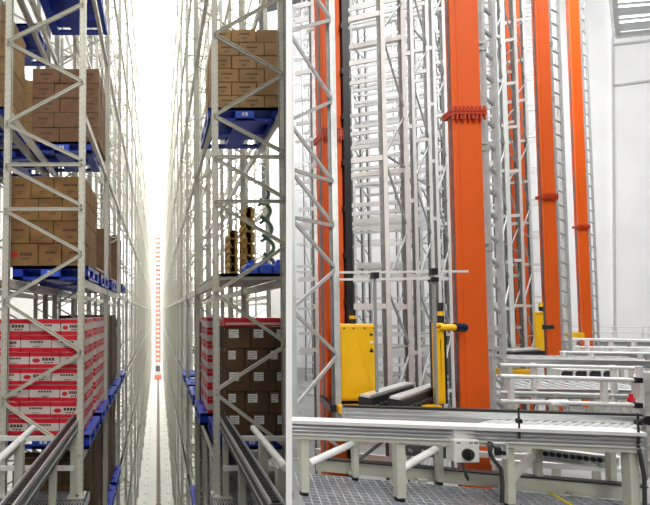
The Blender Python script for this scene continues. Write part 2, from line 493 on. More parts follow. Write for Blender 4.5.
# bays further along on the left
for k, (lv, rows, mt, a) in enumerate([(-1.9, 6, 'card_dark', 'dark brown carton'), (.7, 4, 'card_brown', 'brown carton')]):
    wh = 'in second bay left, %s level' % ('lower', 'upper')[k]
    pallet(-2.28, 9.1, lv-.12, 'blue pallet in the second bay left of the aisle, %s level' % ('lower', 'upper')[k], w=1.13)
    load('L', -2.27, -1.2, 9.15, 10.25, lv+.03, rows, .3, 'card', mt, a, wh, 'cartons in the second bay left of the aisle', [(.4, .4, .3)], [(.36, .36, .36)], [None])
pallet(-2.28, 10.4, -2.03, 'blue pallet beyond the dark cartons of the second bay, left of the aisle', w=1.13)
pallet(-2.28, 11.95, -2.03, 'blue pallet in the third bay left of the aisle', w=1.13)
pallet(-2.28, 11.95, .68, 'blue pallet in the third bay left, one level above the deck', w=1.13)
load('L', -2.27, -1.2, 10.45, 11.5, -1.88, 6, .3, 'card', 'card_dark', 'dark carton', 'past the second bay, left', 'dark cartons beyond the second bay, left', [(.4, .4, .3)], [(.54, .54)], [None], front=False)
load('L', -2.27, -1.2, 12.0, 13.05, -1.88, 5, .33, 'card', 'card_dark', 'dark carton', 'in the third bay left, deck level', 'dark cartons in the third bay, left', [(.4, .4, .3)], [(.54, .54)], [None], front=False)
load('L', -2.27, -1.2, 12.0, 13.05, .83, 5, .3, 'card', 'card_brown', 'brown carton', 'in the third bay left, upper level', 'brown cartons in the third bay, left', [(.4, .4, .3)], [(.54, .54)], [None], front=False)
# levels below the deck, left; dark card stands in for the shade there
for k, v in enumerate((6.3, 7.6, 9.1, 10.4)):
    pallet(-2.28, v, -4.5, 'blue pallet below deck level left of the aisle, %s from the near end' % NUM[k], w=1.13)
    load('L', -2.27, -1.2, v+.02, v+1.1, -4.34, 6, .33, 'card', 'card_dark', 'dark brown carton', 'below deck left, %s stack' % NUM[k],  # dark brown here is the shade below the deck, put into the colour
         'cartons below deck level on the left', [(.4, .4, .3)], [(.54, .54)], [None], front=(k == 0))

# right rack
pallet(.9, 6.28, 3.12, 'blue pallet under the six-row pale cartons, upper right of the aisle', w=1.08)
load('R', .90, 1.99, 6.3, 7.4, 3.27, 6, .218, 'card', 'card_pale', 'pale brown carton', 'on upper right pallet', 'pale cartons on the upper right pallet',
     [(.45, .45, .3), (.3, .42, .42)], [(.3, .4, .4), (.4, .3, .4)], ['text', 'text', None])
# right lower: dark brown cartons with white paper labels
pallet(1.0, 6.2, -2.03, 'blue pallet under the dark cartons with paper labels, lower right', w=.98)
load('R', 1.05, 1.98, 6.2, 7.2, -1.88, 5, .33, 'card', 'card_dark', 'dark brown carton with paper label', 'lower right pallet', 'dark labelled cartons on the lower right pallet',
     [(.46, .46, .2), (.36, .46, .34)], [(.36, .36, .36)], ['paper'])
pallet(.88, 7.5, -2.03, 'blue pallet under the red cartons right of the aisle', w=1.13)
load('R', .92, 2.0, 7.5, 8.6, -1.88, 7, .255, 'red', 'box_white', 'red-banded white carton', 'right of the aisle', 'red and white cartons right of the aisle',
     [(.42, .42, .3)], [(.42, .42, .3), (.3, .42, .42)], ['text'])
m = MB(); m.bbox(0, .94, 0, 1.0, 0, .13, .01); m.box(.03, .91, -.004, 0, .03, .06, 1)
tag(m.build('carton_tray', ['box_red', 'box_white'], None, L(1.02, 6.2, -.225), PHI), 'flat red tray lying on top of the dark labelled cartons', 'tray')
pallet(.88, 9.1, -2.03, 'blue pallet in the second bay right of the aisle, deck level', w=1.13)
load('R', .95, 2.0, 9.1, 10.2, -1.88, 5, .33, 'card', 'card_dark', 'dark carton', 'second bay right of the aisle', 'dark cartons in the second bay right', [(.4, .4, .3)], [(.54, .54)], [None])
pallet(.88, 10.45, -2.03, 'blue pallet beyond the dark cartons, right of the aisle', w=1.13)
pallet(.88, 11.95, -2.03, 'blue pallet in the third bay right of the aisle', w=1.13)
for k, v in enumerate((6.3, 7.6, 9.1)):
    pallet(.9, v, -4.5, 'blue pallet below deck level right of the aisle, %s from the near end' % NUM[k], w=.98)
    m = MB(); m.bbox(0, .96, 0, 1.05, 0, 1.9, .05); m.box(-.004, .964, -.004, 1.054, .6, .64); m.box(-.004, .964, -.004, 1.054, 1.2, 1.24)
    tag(m.build('wrapped_load', 'wrap', None, L(.93, v+.02, -4.34), PHI), 'film-wrapped dark load below deck level right of the aisle, %s from the near end' % NUM[k], 'wrapped load')
# right middle level: upright wooden pallets, blue crates, green pipes
def wood_pallet(u, v, z, hh, label):
    m = MB()
    m.box(.02, .13, .02, .05, 0, hh)
    for k in range(6): m.box(0, .15, 0, .022, k*hh/6, k*hh/6+hh/7); m.box(0, .11, .6, .622, k*hh/6, k*hh/6+hh/7)
    for y in (.0, .29, .58): m.box(.02, .09, y, y+.06, 0, hh)
    for k in range(7): m.box(0, .02, .0, .62, k*hh/7, k*hh/7+.09)
    tag(m.build('wooden_pallet', 'wood', None, L(u, v, z), PHI), label, 'pallet', 'yellow wooden pallets stood on edge')
wood_pallet(1.62, 7.3, .6, 1.35, 'tall yellow wooden pallet stood on edge in the right rack')
wood_pallet(1.36, 7.5, .6, .95, 'shorter yellow wooden pallet stood on edge beside the taller one')
for k in range(3):
    m = MB(); m.bbox(0, .2, 0, .5, 0, .2, .03); m.cyl((.1, .1, .2), (.1, .1, .26), .04); m.cyl((.1, .35, .2), (.1, .35, .26), .04)
    tag(m.build('blue_container', 'blue_light', None, L(1.68+.0-.22*k+.22, 6.5+.02*k, .6), PHI), 'small blue container on the right middle shelf, %s from the divider' % NUM[k], 'container', 'small blue containers on the right middle shelf')
m = MB(); m.box(0, 1.1, 0, 2.6, 0, .05); m.box(0, 1.1, 0, .04, -.05, .05)
tag(m.build('shelf_panel', 'rack_cream_dark', None, L(.9, 6.1, .54), PHI), 'grey steel shelf panel in the right rack under the wooden pallets', 'shelf')
m = MB(); m.box(0, 1.1, 0, 1.2, 0, .05); m.box(0, 1.1, 0, .04, -.05, .05)
for k in range(5):
    m = MB(); pts = []
    for t in range(9):
        a = t/8*math.pi; pts.append(V((math.sin(a)*.22, 0, t/8*.5-.0)))
    m.tube(pts, .035, 8); tag(m.build('green_hose', 'pipe_green', None, L(2.02, 7.6+k*.1, .62+k*.38), PHI), 'dark green curved hose at the right edge of the rack, %s from the shelf' % NUM[k], 'hose', 'green hoses in the right rack')

# ---------------------------------------------------------------- left platform: grating, rails, chain conveyors
def grating(name, pts_fn, nx, ny, zt, label, mlist=('grate', 'grate_dark')):
    pass
def deck_piece(u0, u1, v0, v1, label):
    m = MB(); z = DECK_L
    u = u0
    while u < u1: m.box(u, u+.007, v0, v1, z-.035, z); u += .04
    v = v0
    while v < v1: m.box(u0, u1, v, v+.008, z-.02, z-.004); v += .1
    m.box(u0, u1, v0, v0+.02, z-.1, z); m.box(u0, u1, v1-.02, v1, z-.1, z); m.box(u0, u0+.02, v0, v1, z-.1, z); m.box(u1-.02, u1, v0, v1, z-.1, z)
    o = m.build('floor_grating', 'grate', None, (0, 0, 0), PHI); struct(o, label)
deck_piece(-3.2, -1.02, 3.0, 6.12, 'steel grating platform on the left of the aisle')
lquad('floor_shade_slab', [(-3.2, 3.0), (-1.02, 3.0), (-1.02, 6.12), (-3.2, 6.12)], 'grate_dark', DECK_L-.6, DECK_L-.4)  # dark slab added to stand for the black shade under the grating
lquad('floor_shade_slab', [(.78, 4.5), (1.42, 4.5), (1.42, 6.12), (.78, 6.12)], 'grate_dark', DECK_L-.6, DECK_L-.4)
deck_piece(.78, 1.42, 4.5, 6.12, 'steel grating platform on the right of the aisle')
def chain_conveyor(u, sgn, label):
    r = empty('chain_conveyor', L(u, 2.9, DECK_L), PHI, label, 'conveyor')
    ln = 3.25; s0 = 0 if sgn < 0 else .5
    m = MB(); m.box(-.06, .06, s0, ln, .92, 1.10, 0); m.box(-.065, -.045, s0, ln, 1.08, 1.125, 1); m.box(.045, .065, s0, ln, 1.08, 1.125, 1)
    m.box(-.066, -.06, s0, ln, .98, 1.0, 1); m.box(.06, .066, s0, ln, .98, 1.0, 1)
    m.build('side_profile', ['galv_dark', 'alu'], r)
    m = MB(); y = s0+.02
    while y < ln-.03: m.box(-.03, .03, y, y+.04, 1.10, 1.118); y += .055
    m.build('chain', 'black', r)
    m = MB(); m.cyl((-.07, ln, 1.02), (.07, ln, 1.02), .07, 16); m.build('sprocket', 'black', r)
    for yy in (.55+s0*.4, 1.9, 3.05):
        m = MB(); m.box(-.04, .04, yy-.04, yy+.04, .02, .92); m.box(-.08, .08, yy-.08, yy+.08, 0, .02); m.build('leg', 'beige_paint', r)
chain_conveyor(-1.24, -1, 'dark chain conveyor at the left of the narrow aisle')
chain_conveyor(.99, 1, 'dark chain conveyor at the right of the narrow aisle')
def guard(u, sgn, label):
    r = empty('guard_rail', L(u, 2.9, DECK_L), PHI, label, 'guard rail')
    s0 = -.3 if sgn < 0 else .72
    m = MB(); m.cyl((0, s0, 1.31), (0, 1.95, 1.31), .036, 14); m.ball((0, 1.95, 1.31), .036, 12); m.build('top_tube', 'white_paint', r)
    m = MB(); m.bbox(-.045, .045, 1.45, 1.54, 0, 1.32, .006); m.build('post', 'beige_paint', r)
    m = MB(); m.bbox(-.045, .045, s0+.1, s0+.19, 0, 1.27, .006); m.build('post', 'beige_paint', r)
    m = MB(); m.cyl((0, s0, .75), (0, 1.46, .75), .032, 12); m.build('mid_tube', 'white_paint', r)
    m = MB(); m.bbox(-.06, .06, 1.42, 1.57, 0, .04, .004); m.cyl((0, 1.43, .07), (0, 1.43, .14), .035, 12); m.build('foot', 'black', r)
guard(-1.50, -1, 'white tube guard rail with square posts, left of the narrow aisle')
guard(1.14, 1, 'white tube guard rail with square posts, right of the narrow aisle')
# horizontal stop bars across the front of the lower pallets
for (u0, u1, sd) in ((-2.9, -1.2, 'left'), (.93, 1.81, 'right')):
    for z, nm in ((-1.80, 'upper'), (-2.22, 'lower')):
        m = MB(); m.bar(L(u0, 5.78, z), L(u1, 5.78, z), .05, .06)
        m.cyl(L(u0+.02, 5.78, z-.03), L(u0+.02, 5.9, z-.03), .015, 8); m.cyl(L(u1-.02, 5.78, z-.03), L(u1-.02, 5.9, z-.03), .015, 8)
        tag(m.build('stop_bar', 'white_paint'), '%s white stop bar across the front of the lower %s pallet' % (nm, sd), 'bar', 'stop bars before the lower pallets')

# ================================================================== DIVIDER WALL added for the white strip between the two views
r0 = ray(289, -60); r1 = ray(289, 600)
def part_pt(rr, Y): return rr*(Y/rr.y)
m = MB()
nrm = r0.cross(r1).normalized()
n3 = nrm if nrm.x > 0 else -nrm
vs = []
ys = (2.0, 95.0)
# plane through the viewing direction of the divider, .03 m thick
for Y in ys:
    base = ray(289, 312)*(Y/ray(289, 312).y)
    dirv = (ray(289, 250)*(Y/ray(289, 250).y)-base).normalized()
    for zz in (-12, 26):
        for sg in (-1, 1):
            vs.append(base+dirv*zz+n3*(sg*.0146))
m._add(vs, [(0, 1, 3, 2), (4, 6, 7, 5), (0, 2, 6, 4), (1, 5, 7, 3), (0, 4, 5, 1), (2, 3, 7, 6)], 0)
struct(m.build('wall_added_strip', 'strip_white'), 'thin white wall added for the strip between the two halls')

# ================================================================== RIGHT WING
DK = -1.8
FLR = -4.2
E = V((.945, -.327, 0)); D = V((.77, .64, 0))
YE = math.atan2(E.y, E.x)
def X0(xh, Y): return (xh-CX)/F*Y

# walls, floor, ceiling
wl = V((X0(650, 24), 24, 0))
a = wl+E*14; b = wl-E*22
n = V((-E.y, E.x, 0))
m = MB(); m.prism([tuple(a[:2]), tuple((a+n*.3)[:2]), tuple((b+n*.3)[:2]), tuple(b[:2])], FLR-1, 24); struct(m.build('wall_back', 'wall_white'))
m = MB(); c = V((1.5, 4.75, 0)); 
m.prism([(1.35, 5.0), (6, 4.0), (a.x, a.y-14), (a.x, a.y), (b.x, b.y)], FLR-.2, FLR); struct(m.build('floor_hall', 'concrete'))
m = MB(); m.prism([(6, 12), (a.x+2, 9), (a.x+1, a.y), (b.x+3, b.y)], 24, 24.2); struct(m.build('ceiling_hall', 'wall_white'))
# wall panel joints
tb = n*-1
def onwall(xp, yp):
    r = ray(xp, yp); t = (wl.dot(n))/(r.dot(n)); return r*t
for k, (p, q) in enumerate([((614, 45), (650, 41)), ((612, 86), (650, 81)), ((612, 38), (614, 330))]):
    P0, P1 = onwall(*p), onwall(*q)
    m = MB(); m.bar(P0-n*.03, P1-n*.03, .12, .12); struct(m.build('trim_%d' % (k+1), 'galv_light'))
# louvred roof window at the top right
w0, w1, w2, w3 = onwall(610, -8), onwall(672, -12), onwall(674, 32), onwall(614, 38)
wr = empty('window_3', w3-n*.2); wr['kind'] = 'structure'
def rel(p): return p-(w3-n*.2)
m = MB()
for p, q in ((w0, w1), (w1, w2), (w2, w3), (w3, w0)): m.bar(rel(p-n*.2), rel(q-n*.2), .25, .25)
m.build('window_frame', 'galv', wr)
m = MB()
for k in range(1, 6):
    t = k/6; p = w0.lerp(w3, t); q = w1.lerp(w2, t); m.bar(rel(p-n*.15), rel(q-n*.15), .2, .5 if k % 2 else .15)
m.build('louvre_slat', 'louvre', wr)
m = MB(); m._add([rel(p-n*.05) for p in (w0, w1, w2, w3)], [(0, 1, 2, 3)], 0); m.build('window_pane', 'sky_panel_end', wr)

# ---- racks of the right hall: frames along D, beams along E
def frame_R(parent, p, wd, z0, z1, seed, mt='galv_light', step=1.2, up=.05, indiv=False, phase=0.0, side=1):
    fr = empty('upright_frame', p); fr.parent = parent
    q = D*wd
    for t, o in ((0, V((0, 0, 0))), (1, q)):
        m = MB()
        ex = E*up; dy = D*up
        m.bar(o+V((0, 0, z0)), o+V((0, 0, z1)), up*2, up*1.3, 0, up=E)
        m.bar(o+E*-up*.9+V((0, 0, z0)), o+E*-up*.9+V((0, 0, z1)), up*.3, up*1.6, 1, up=E)
        m.build('upright', [mt, 'galv_dark'], fr)
    zz = z0+.2+phase; k = 0; one = MB()
    while zz < z1-step:
        s_, e_ = (V((0, 0, 0)), q) if k % 2 == 0 else (q, V((0, 0, 0)))
        m = MB() if (indiv and -2.5 < zz < 5) else one
        m.bar(s_+V((0, 0, zz)), e_+V((0, 0, zz+step*.8)), .03, .028, 0)
        if k % 3 == 2: m.bar(s_*0+V((0, 0, zz+step*.9)), q+V((0, 0, zz+step*.9)), .025, .025, 0)
        if m is not one: m.build('brace', ['brace_grey'], fr)
        zz += step*.9; k += 1
    if one.v: one.build('bracing', ['brace_grey'], fr)
def row_R(label, x_h, Y, wd, nfr, pitch, z1, beams=True, left_first=0, mt='galv_light', bm='galv_light', step=1.2, lev0=-2.4, dl=1.35):
    r = empty('pallet_rack', (0, 0, 0), 0, label, 'rack')
    p0 = V((X0(x_h, Y), Y, 0))
    tmax = (p0.x-.3275*p0.y)/(E.x-.3275*E.y)-.25      # the added divider stands here
    nfr = min(nfr, int(tmax/pitch)+1); span = min(tmax, pitch*(nfr-1)+1.2)
    for j in range(left_first, nfr):
        frame_R(r, p0-E*(pitch*j), wd, FLR, z1, j, mt if j == left_first else ('galv' if j % 2 else mt), step, phase=.3*j)
    if beams:
        z = lev0; 
        while z < z1:
            for q in (V((0, 0, 0)), D*wd):
                m = MB(); A_ = p0+q; B_ = p0+q-E*span
                m.bar(A_+V((0, 0, z)), B_+V((0, 0, z)), .05, .09); m.build('beam', bm, r)
            z += dl
    return r
# near end frame at the divider
r = empty('pallet_rack', (0, 0, 0), 0, 'nearest galvanised rack frame beside the white divider', 'rack')
fr = empty('upright_frame', (0, 0, 0)); fr.parent = r
Ya, Yb = 5.0, 5.72
def NF(side, y): 
    xh, Y = ((292.5, Ya), (336, Yb))[side]
    return V((X0(xh, Y), Y, PY(xh, y, Y).z))
for s_ in (0, 1):
    p = NF(s_, 312); m = MB(); 
    m.bar((p.x, p.y, DK-.0), (p.x, p.y, 9), .075, .06, 0, up=E); m.bar((p.x-.036, p.y+.01, DK), (p.x-.036, p.y+.01, 9), .012, .075, 1, up=E)
    m.bar((p.x+.02, p.y-.045, DK), (p.x+.02, p.y-.045, 9), .02, .02, 0, up=E)
    m.box(p.x-.09, p.x+.09, p.y-.08, p.y+.08, DK, DK+.02, 0)
    m.build('upright', ['galv_mid', 'galv_dark'], fr)
for (sa, ya, sb, yb, dk) in [(1, 20, 0, 31, 1), (1, 20, 0, -45, 0), (0, 33, 1, 100, 0), (1, 101, 0, 120, 0), (0, 124, 1, 183, 0), (0, 169, 1, 182, 1), (0, 171, 1, 226, 0), (0, 217, 1, 226, 1),
                         (0, 219, 1, 268, 0), (1, 270, 0, 308, 0), (0, 311, 1, 354, 0), (1, 356, 0, 408, 0), (0, 411, 1, 447, 0)]:
    m = MB(); m.bar(NF(sa, ya), NF(sb, yb), .028, .045, 0); m.build('brace', 'galv' if dk else 'galv_mid', fr)

row_R('light rack standing just behind the yellow cabinet', 388, 6.9, .98, 2, 1.42, 11, step=1.25, lev0=-2.5, dl=2.6)
row_R('rack behind the light-curtain posts, left of the wide orange mast', 418, 8.9, 1.05, 4, 2.1, 13, step=1.3, lev0=-2.6, dl=1.7)
row_R('slim rack immediately left of the wide orange mast', 440, 10.2, .9, 4, 2.3, 14, step=1.3, lev0=-2.1, dl=1.5)
row_R('rack seen right of the ladder of the wide orange mast', 503, 11.0, .95, 5, 2.2, 16, step=1.1, lev0=-2.6, dl=1.35)
row_R('rack in front of the orange lattice-covered mast', 512, 12.0, 1.6, 4, 2.3, 17, step=1.1, lev0=-2.2, dl=1.7)
row_R('white rack between the second pair of orange masts', 524, 12.3, 1.6, 4, 2.4, 18, step=1.2, lev0=-2.6, dl=1.4)
row_R('white rack just right of the third orange mast', 563, 17.4, .8, 8, 2.3, 22, step=1.6, lev0=-2.6, dl=1.5)
row_R('rearmost white rack before the back wall', 566, 20.5, .8, 8, 2.5, 23, step=1.8, lev0=-2.6, dl=1.7)

# ---- cranes
def mast(parent, x0, x1, Y, flange_y, z1, cable=None, dep=.42, mtop=None):
    """orange box mast, footprint aligned with E"""
    p = V((X0(x0, Y), Y, 0)); w = X0(x1, Y)-X0(x0, Y)
    m = MB(); 
    m.bbox(0, w, 0, dep, -3.8, z1, .012)
    m.box(w*.17, w*.185, -.006, 0, -3.8, z1)
    ma = m.build('mast', 'orange', parent, p-parent.location)
    zf = PY((x0+x1)/2, flange_y, Y).z
    m = MB(); e = w*.11
    for dz in (0, .045+.004): m.bbox(-e, w+e, -e, dep+e, zf-.03+dz, zf+.012+dz, .004)
    k = 9
    for i in range(k):
        xx = -e*.5+(w+e)*i/(k-1)
        m.cyl((xx, -e*.6, zf-.09), (xx, -e*.6, zf+.1), .018, 6)
    for i in range(5): 
        xx = w*(i+.5)/5; m.box(xx-.008, xx+.008, -e*.8, 0, zf-.13, zf-.03)
    m.build('bolted_flange', 'orange_dark', ma)
    m = MB(); m.box(-w*.02, 0, dep*.3, dep*.6, -3.8, z1); m.build('guide_rail', 'galv_dark', ma)
    return p, w, ma
def ladder(parent, x0, x1, Y, z1, brackets, pitch=.33):
    p = V((X0(x0, Y), Y, 0)); w = X0(x1, Y)-X0(x0, Y)
    la = empty('ladder', p-parent.location); la.parent = parent
    for i, xx in enumerate((0, w)):
        m = MB(); m.box(xx-.022, xx+.022, -.02, .05, -2.5, z1); m.build('ladder_rail', 'galv_mid', la)
    z = -2.4
    while z < min(z1, (HOR+4)/F*Y):
        m = MB(); m.bar((0, .0, z+.10), (w, .02, z), .03, .035); m.build('rung', 'brace_grey', la); z += pitch
    for y in brackets:
        m = MB(); z = PY(x0, y, Y).z; m.box(-.16, .02, -.03, .03, z-.06, z-.035); m.box(-.16, .02, -.03, .03, z+.035, z+.06); m.box(-.17, -.14, -.04, .04, z-.07, z+.07); m.box(0, .03, -.04, .04, z-.07, z+.07)
        m.box(-.15, .01, .0, .02, z-.05, z+.05)
        m.build('ladder_bracket', 'galv', la)

Y1, Y1b = 5.6, 6.15
c1 = empty('stacker_crane', V((X0(470, Y1), Y1, FLR)), 0, 'nearest orange stacker crane with the widest mast and yellow cabinets', 'crane')
p, w, ma = mast(c1, 458.5, 487.5, Y1, 114, 8, dep=.12)
ladder(c1, 491, 502, Y1+.15, 8, [47, 147, 247, 352], .34)
p, w, ma = mast(c1, 326, 345, Y1b, 135, 9, dep=.3)
m = MB(); m.box(0, .10, -.03, .12, -3.8, 9)
z = -3.5
while z < 9: m.box(-.03, .0, -.06, .02, z, z+.09); z += .72
m.build('cable_chain', 'black', c1, V((X0(345.5, Y1b), Y1b-.02, 0))-c1.location)
# base beam of the crane
m = MB(); A_ = V((X0(325, Y1b), Y1b+.2, -3.7)); B_ = V((X0(480, Y1), Y1+.2, -3.7)); m.bar(A_, B_, .35, .45); m.build('base_beam', 'orange', c1, -c1.location)
# yellow cabinet
def cabinet(par, xa, xb, ya, yb, Y, dep, back, label=None, stickers=True):
    P0 = PY(xa, yb, Y); P1 = PY(xb, ya, Y); w = P1.x-P0.x; h = P1.z-P0.z
    ca = empty('cabinet', P0-par.location); ca.parent = par
    if label: ca['label'] = label
    m = MB(); m.bbox(0, w, 0, dep, 0, h, .008); m.build('cabinet_body', 'yellow', ca)
    m = MB(); m.bbox(.02, w-.02, -.012, 0, .03, h-.03, .003); m.bar((.06, -.014, h*.08), (w*.5, -.014, h*.8), .006, .012); m.bar((w-.06, -.014, h*.1), (w*.5, -.014, h*.8), .006, .012)
    m.build('cabinet_door', 'yellow', ca)
    m = MB()
    for sx in (w*.12, w*.38, w*.68, w*.93): m.cyl((sx, -.02, h-.06), (sx, 0, h-.06), .012, 8)
    m.build('bolt', 'black', ca)
    if stickers:
        for k, zz in enumerate((h*.86, h*.76, h*.66)):
            m = MB()
            if k < 2: m.box(w*.82, w*.90, -.018, -.013, zz-.012, zz+.018, k % 2)
            else: m._add([(w*.79, -.016, zz-.03), (w*.93, -.016, zz-.03), (w*.86, -.016, zz+.04)], [(0, 1, 2)], 0)
            m.build('warning_sticker', ['black', 'paper'], ca)
    return ca, w, h
ca, w, h = cabinet(c1, 340.5, 375.5, 324, 401, 5.75, .2, 0, 'large yellow cabinet')
m = MB(); m.cyl((w*.46, .1, h), (w*.46, .1, h+.07), .05, 14, 1); m.cyl((w*.46, .1, h+.07), (w*.46, .1, h+.12), .045, 14, 0); m.cyl((w*.46, .1, h+.12), (w*.46, .1, h+.2), .045, 14, 1)
m.build('beacon', ['yellow', 'black'], ca)
ca, w, h = cabinet(c1, 436.5, 444, 323, 404, 5.5, .07, 0, 'narrow yellow cabinet beside the widest mast', stickers=False)
m = MB(); m.cyl((w*1.2, .1, h), (w*1.2, .1, h+.1), .04, 14, 1); m.cyl((w*1.2, .1, h+.1), (w*1.2, .1, h+.16), .04, 14, 0); m.cyl((w*1.2, .1, h+.16), (w*1.2, .1, h+.28), .035, 14, 1)
m.box(w, w*1.3, .02, .3, .0, h, 1)
m.build('beacon', ['yellow', 'black'], ca)
m = MB(); m.cyl((.05, -.02, h-.06), (.26, -.02, h-.06), .045, 16, 1); m.cyl((.26, -.02, h-.06), (.40, -.02, h-.06), .062, 16, 0); m.cyl((.40, -.02, h-.06), (.42, -.02, h-.06), .045, 16, 2)
m.build('drive_motor', ['lens_blue', 'yellow', 'galv_dark'], ca)
# carriage between the masts
zf = -1.22
for k, (fx0, fy0, fx1, fy1, wd_) in enumerate([(365, 396, 408, 383, .2), (395, 398, 434, 385, .2)]):
    zt = -1.08
    p0_, p1_ = PZ(fx0, fy0, zt), PZ(fx1, fy1, zt)
    dd = (p1_-p0_).normalized(); sd = dd.cross(V((0, 0, 1))).normalized()
    m = MB(); m.bar(p0_+V((0, 0, -.11)), p1_+V((0, 0, -.11)), .17, .18, 0); m.bar(p0_+V((0, 0, -.24)), p1_+V((0, 0, -.24)), .24, .12, 0)
    m.bar(p0_+V((0, 0, 0)), p1_+V((0, 0, 0)), .12, .03, 1)
    t = .05
    while t < 1: 
        q = p0_.lerp(p1_, t); m.cyl(q+sd*.1+V((0, 0, -.12)), q+sd*.14+V((0, 0, -.12)), .03, 8, 0); t += .09
    m.build('telescopic_fork', ['black', 'steel_fork'], c1, -c1.location)
m = MB(); A_, B_ = PY(338, 409, 5.6), PY(440, 409, 5.4); m.bar(A_, B_, .12, .10, 0); m.bar(A_+V((0, .45, -.02)), B_+V((-.2, .45, -.02)), .7, .1, 1)
m.build('carriage_beam', ['yellow', 'black'], c1, -c1.location)

c2 = empty('stacker_crane', V((X0(550, 11.5), 11.5, FLR)), 0, 'second orange stacker crane, mast with flange at mid height', 'crane')
mast(c2, 546.5, 560, 11.5, 197, 13, dep=.15)
ladder(c2, 561, 569.5, 11.6, 14, [44, 98, 153, 213, 268, 322], .42)
mast(c2, 516, 532, 14.0, -60, 14, dep=.12)
cabinet(c2, 537.5, 543.5, 312, 359, 11.3, .08, 0, 'tall narrow yellow cabinet', stickers=False)
m = MB(); p_ = PY(541, 311, 11.3); m.cyl(p_, p_+V((0, 0, .12)), .05, 12, 1); m.cyl(p_+V((0, 0, .12)), p_+V((0, 0, .24)), .05, 12, 0); m.build('beacon', ['yellow', 'black'], c2, -c2.location)
m = MB(); m.cyl(p_+V((.0, 0, -.45)), p_+V((.3, 0, -.45)), .07, 12); m.build('drive_motor', 'black', c2, -c2.location)
m = MB(); A_, B_ = PY(502, 372, 11.0), PY(528, 372, 11.0); m.bar(A_, B_, .5, .16, 0); m.build('carriage_beam', ['yellow'], c2, -c2.location)
m = MB(); A_, B_ = PY(502, 355, 11.0), PY(535, 353, 11.2); m.bar(A_, B_, .5, .17, 0); m.bar(A_+V((.15, 0, .12)), B_+V((0, 0, .12)), .3, .04, 1); m.build('telescopic_fork', ['black', 'steel_fork'], c2, -c2.location)

c3 = empty('stacker_crane', V((X0(585, 16.1), 16.1, FLR)), 0, 'rearmost orange stacker crane, thinnest mast near the white wall', 'crane')
mast(c3, 581, 591.5, 16.1, 227, 18, dep=.15)
ladder(c3, 592.5, 597.5, 16.2, 18, [60, 110, 160, 250, 300], .5)
m = MB(); A_, B_ = PY(571, 335, 15.4), PY(579, 335, 15.4); m.bar(A_, B_, .4, .2, 0); m.build('carriage_beam', ['yellow'], c3, -c3.location)

# ---- light-curtain gantry
g = empty('sensor_gantry', PY(375, 400, 5.4), 0, 'thin grey sensor gantry with two posts between the orange masts', 'gantry')
for xx, yy, yb in ((374.5, 274, 392), (433, 270, 405)):
    m = MB(); A_, B_ = PY(xx, yy, 5.35), PY(xx, yb, 5.35); m.bar((A_.x, A_.y, A_.z), (A_.x, A_.y, B_.z), .03, .03, 2); m.box(A_.x-.035, A_.x+.04, A_.y-.04, A_.y+.04, A_.z-.06, A_.z+.02, 1)
    if xx > 400: m.box(A_.x-.05, A_.x+.04, A_.y-.05, A_.y+.04, A_.z-.16, A_.z-.1, 1)
    m.build('post', ['galv', 'black', 'brace_grey'], g, -g.location)
for y in (272, 279):
    m = MB(); m.bar(PY(339, y+.5, 5.5), PY(433 if y > 275 else 468, y-.6, 5.35), .03, .03); m.build('crossbar', 'galv_light', g, -g.location)

# ---- deck grating in the right hall
m = MB()
A0, A1 = V((.66, 2.6)), V((4.6, 2.2))
gl0 = PZ(300, 473, DK); gl1 = PZ(650, 503, DK)
dirx = (gl1-gl0); dirx.z = 0; Lx = dirx.length; dirx.normalize(); diry = V((-dirx.y, dirx.x, 0))
o0 = gl0+dirx*-.05
t = 0.0
xlen = 4.3; ylen = 1.5
k = 0
while t < ylen:       # bearing bars along dirx
    a_ = o0-diry*t; m.bar(a_+V((0, 0, -.015)), a_+dirx*xlen+V((0, 0, -.015)), .012, .03, 0); t += .065
t = 0.0
while t < xlen:
    a_ = o0+dirx*t; m.bar(a_+V((0, 0, -.006)), a_-diry*ylen+V((0, 0, -.006)), .012, .01, 0); t += .08
struct(m.build('floor_deck_grating', 'grate'), 'steel grating deck under the front conveyor')
m = MB(); t0 = PZ(549, 492, DK); t1 = PZ(553, 505, DK); m.bar(t0+V((0, 0, .003)), t0-diry*.9+V((0, 0, .003)), .035, .01, 0); struct(m.build('trim_4', 'stripe_yellow'))
# dark floor slab beneath the grating
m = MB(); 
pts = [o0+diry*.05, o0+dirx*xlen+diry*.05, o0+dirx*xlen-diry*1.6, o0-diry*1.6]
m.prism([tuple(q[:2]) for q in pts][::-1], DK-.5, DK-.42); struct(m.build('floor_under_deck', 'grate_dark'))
# kick plate
m = MB(); a_, b_ = PZ(318, 471, DK), PZ(650, 502, DK); m.bar(a_+V((0, .05, .06)), b_+V((0, .05, .06)), .05, .14); m.bar(a_+V((0, .04, .135)), b_+V((0, .04, .135)), .09, .012, 1)
for t in (.12, .35, .6, .8): 
    q = a_.lerp(b_, t); m.bbox(q.x-.05, q.x+.05, q.y-.04, q.y+.02, DK, DK+.03, .004)
tag(m.build('kick_plate', ['beige_paint', 'black']), 'long grey kick plate along the back edge of the grating deck', 'kick plate')

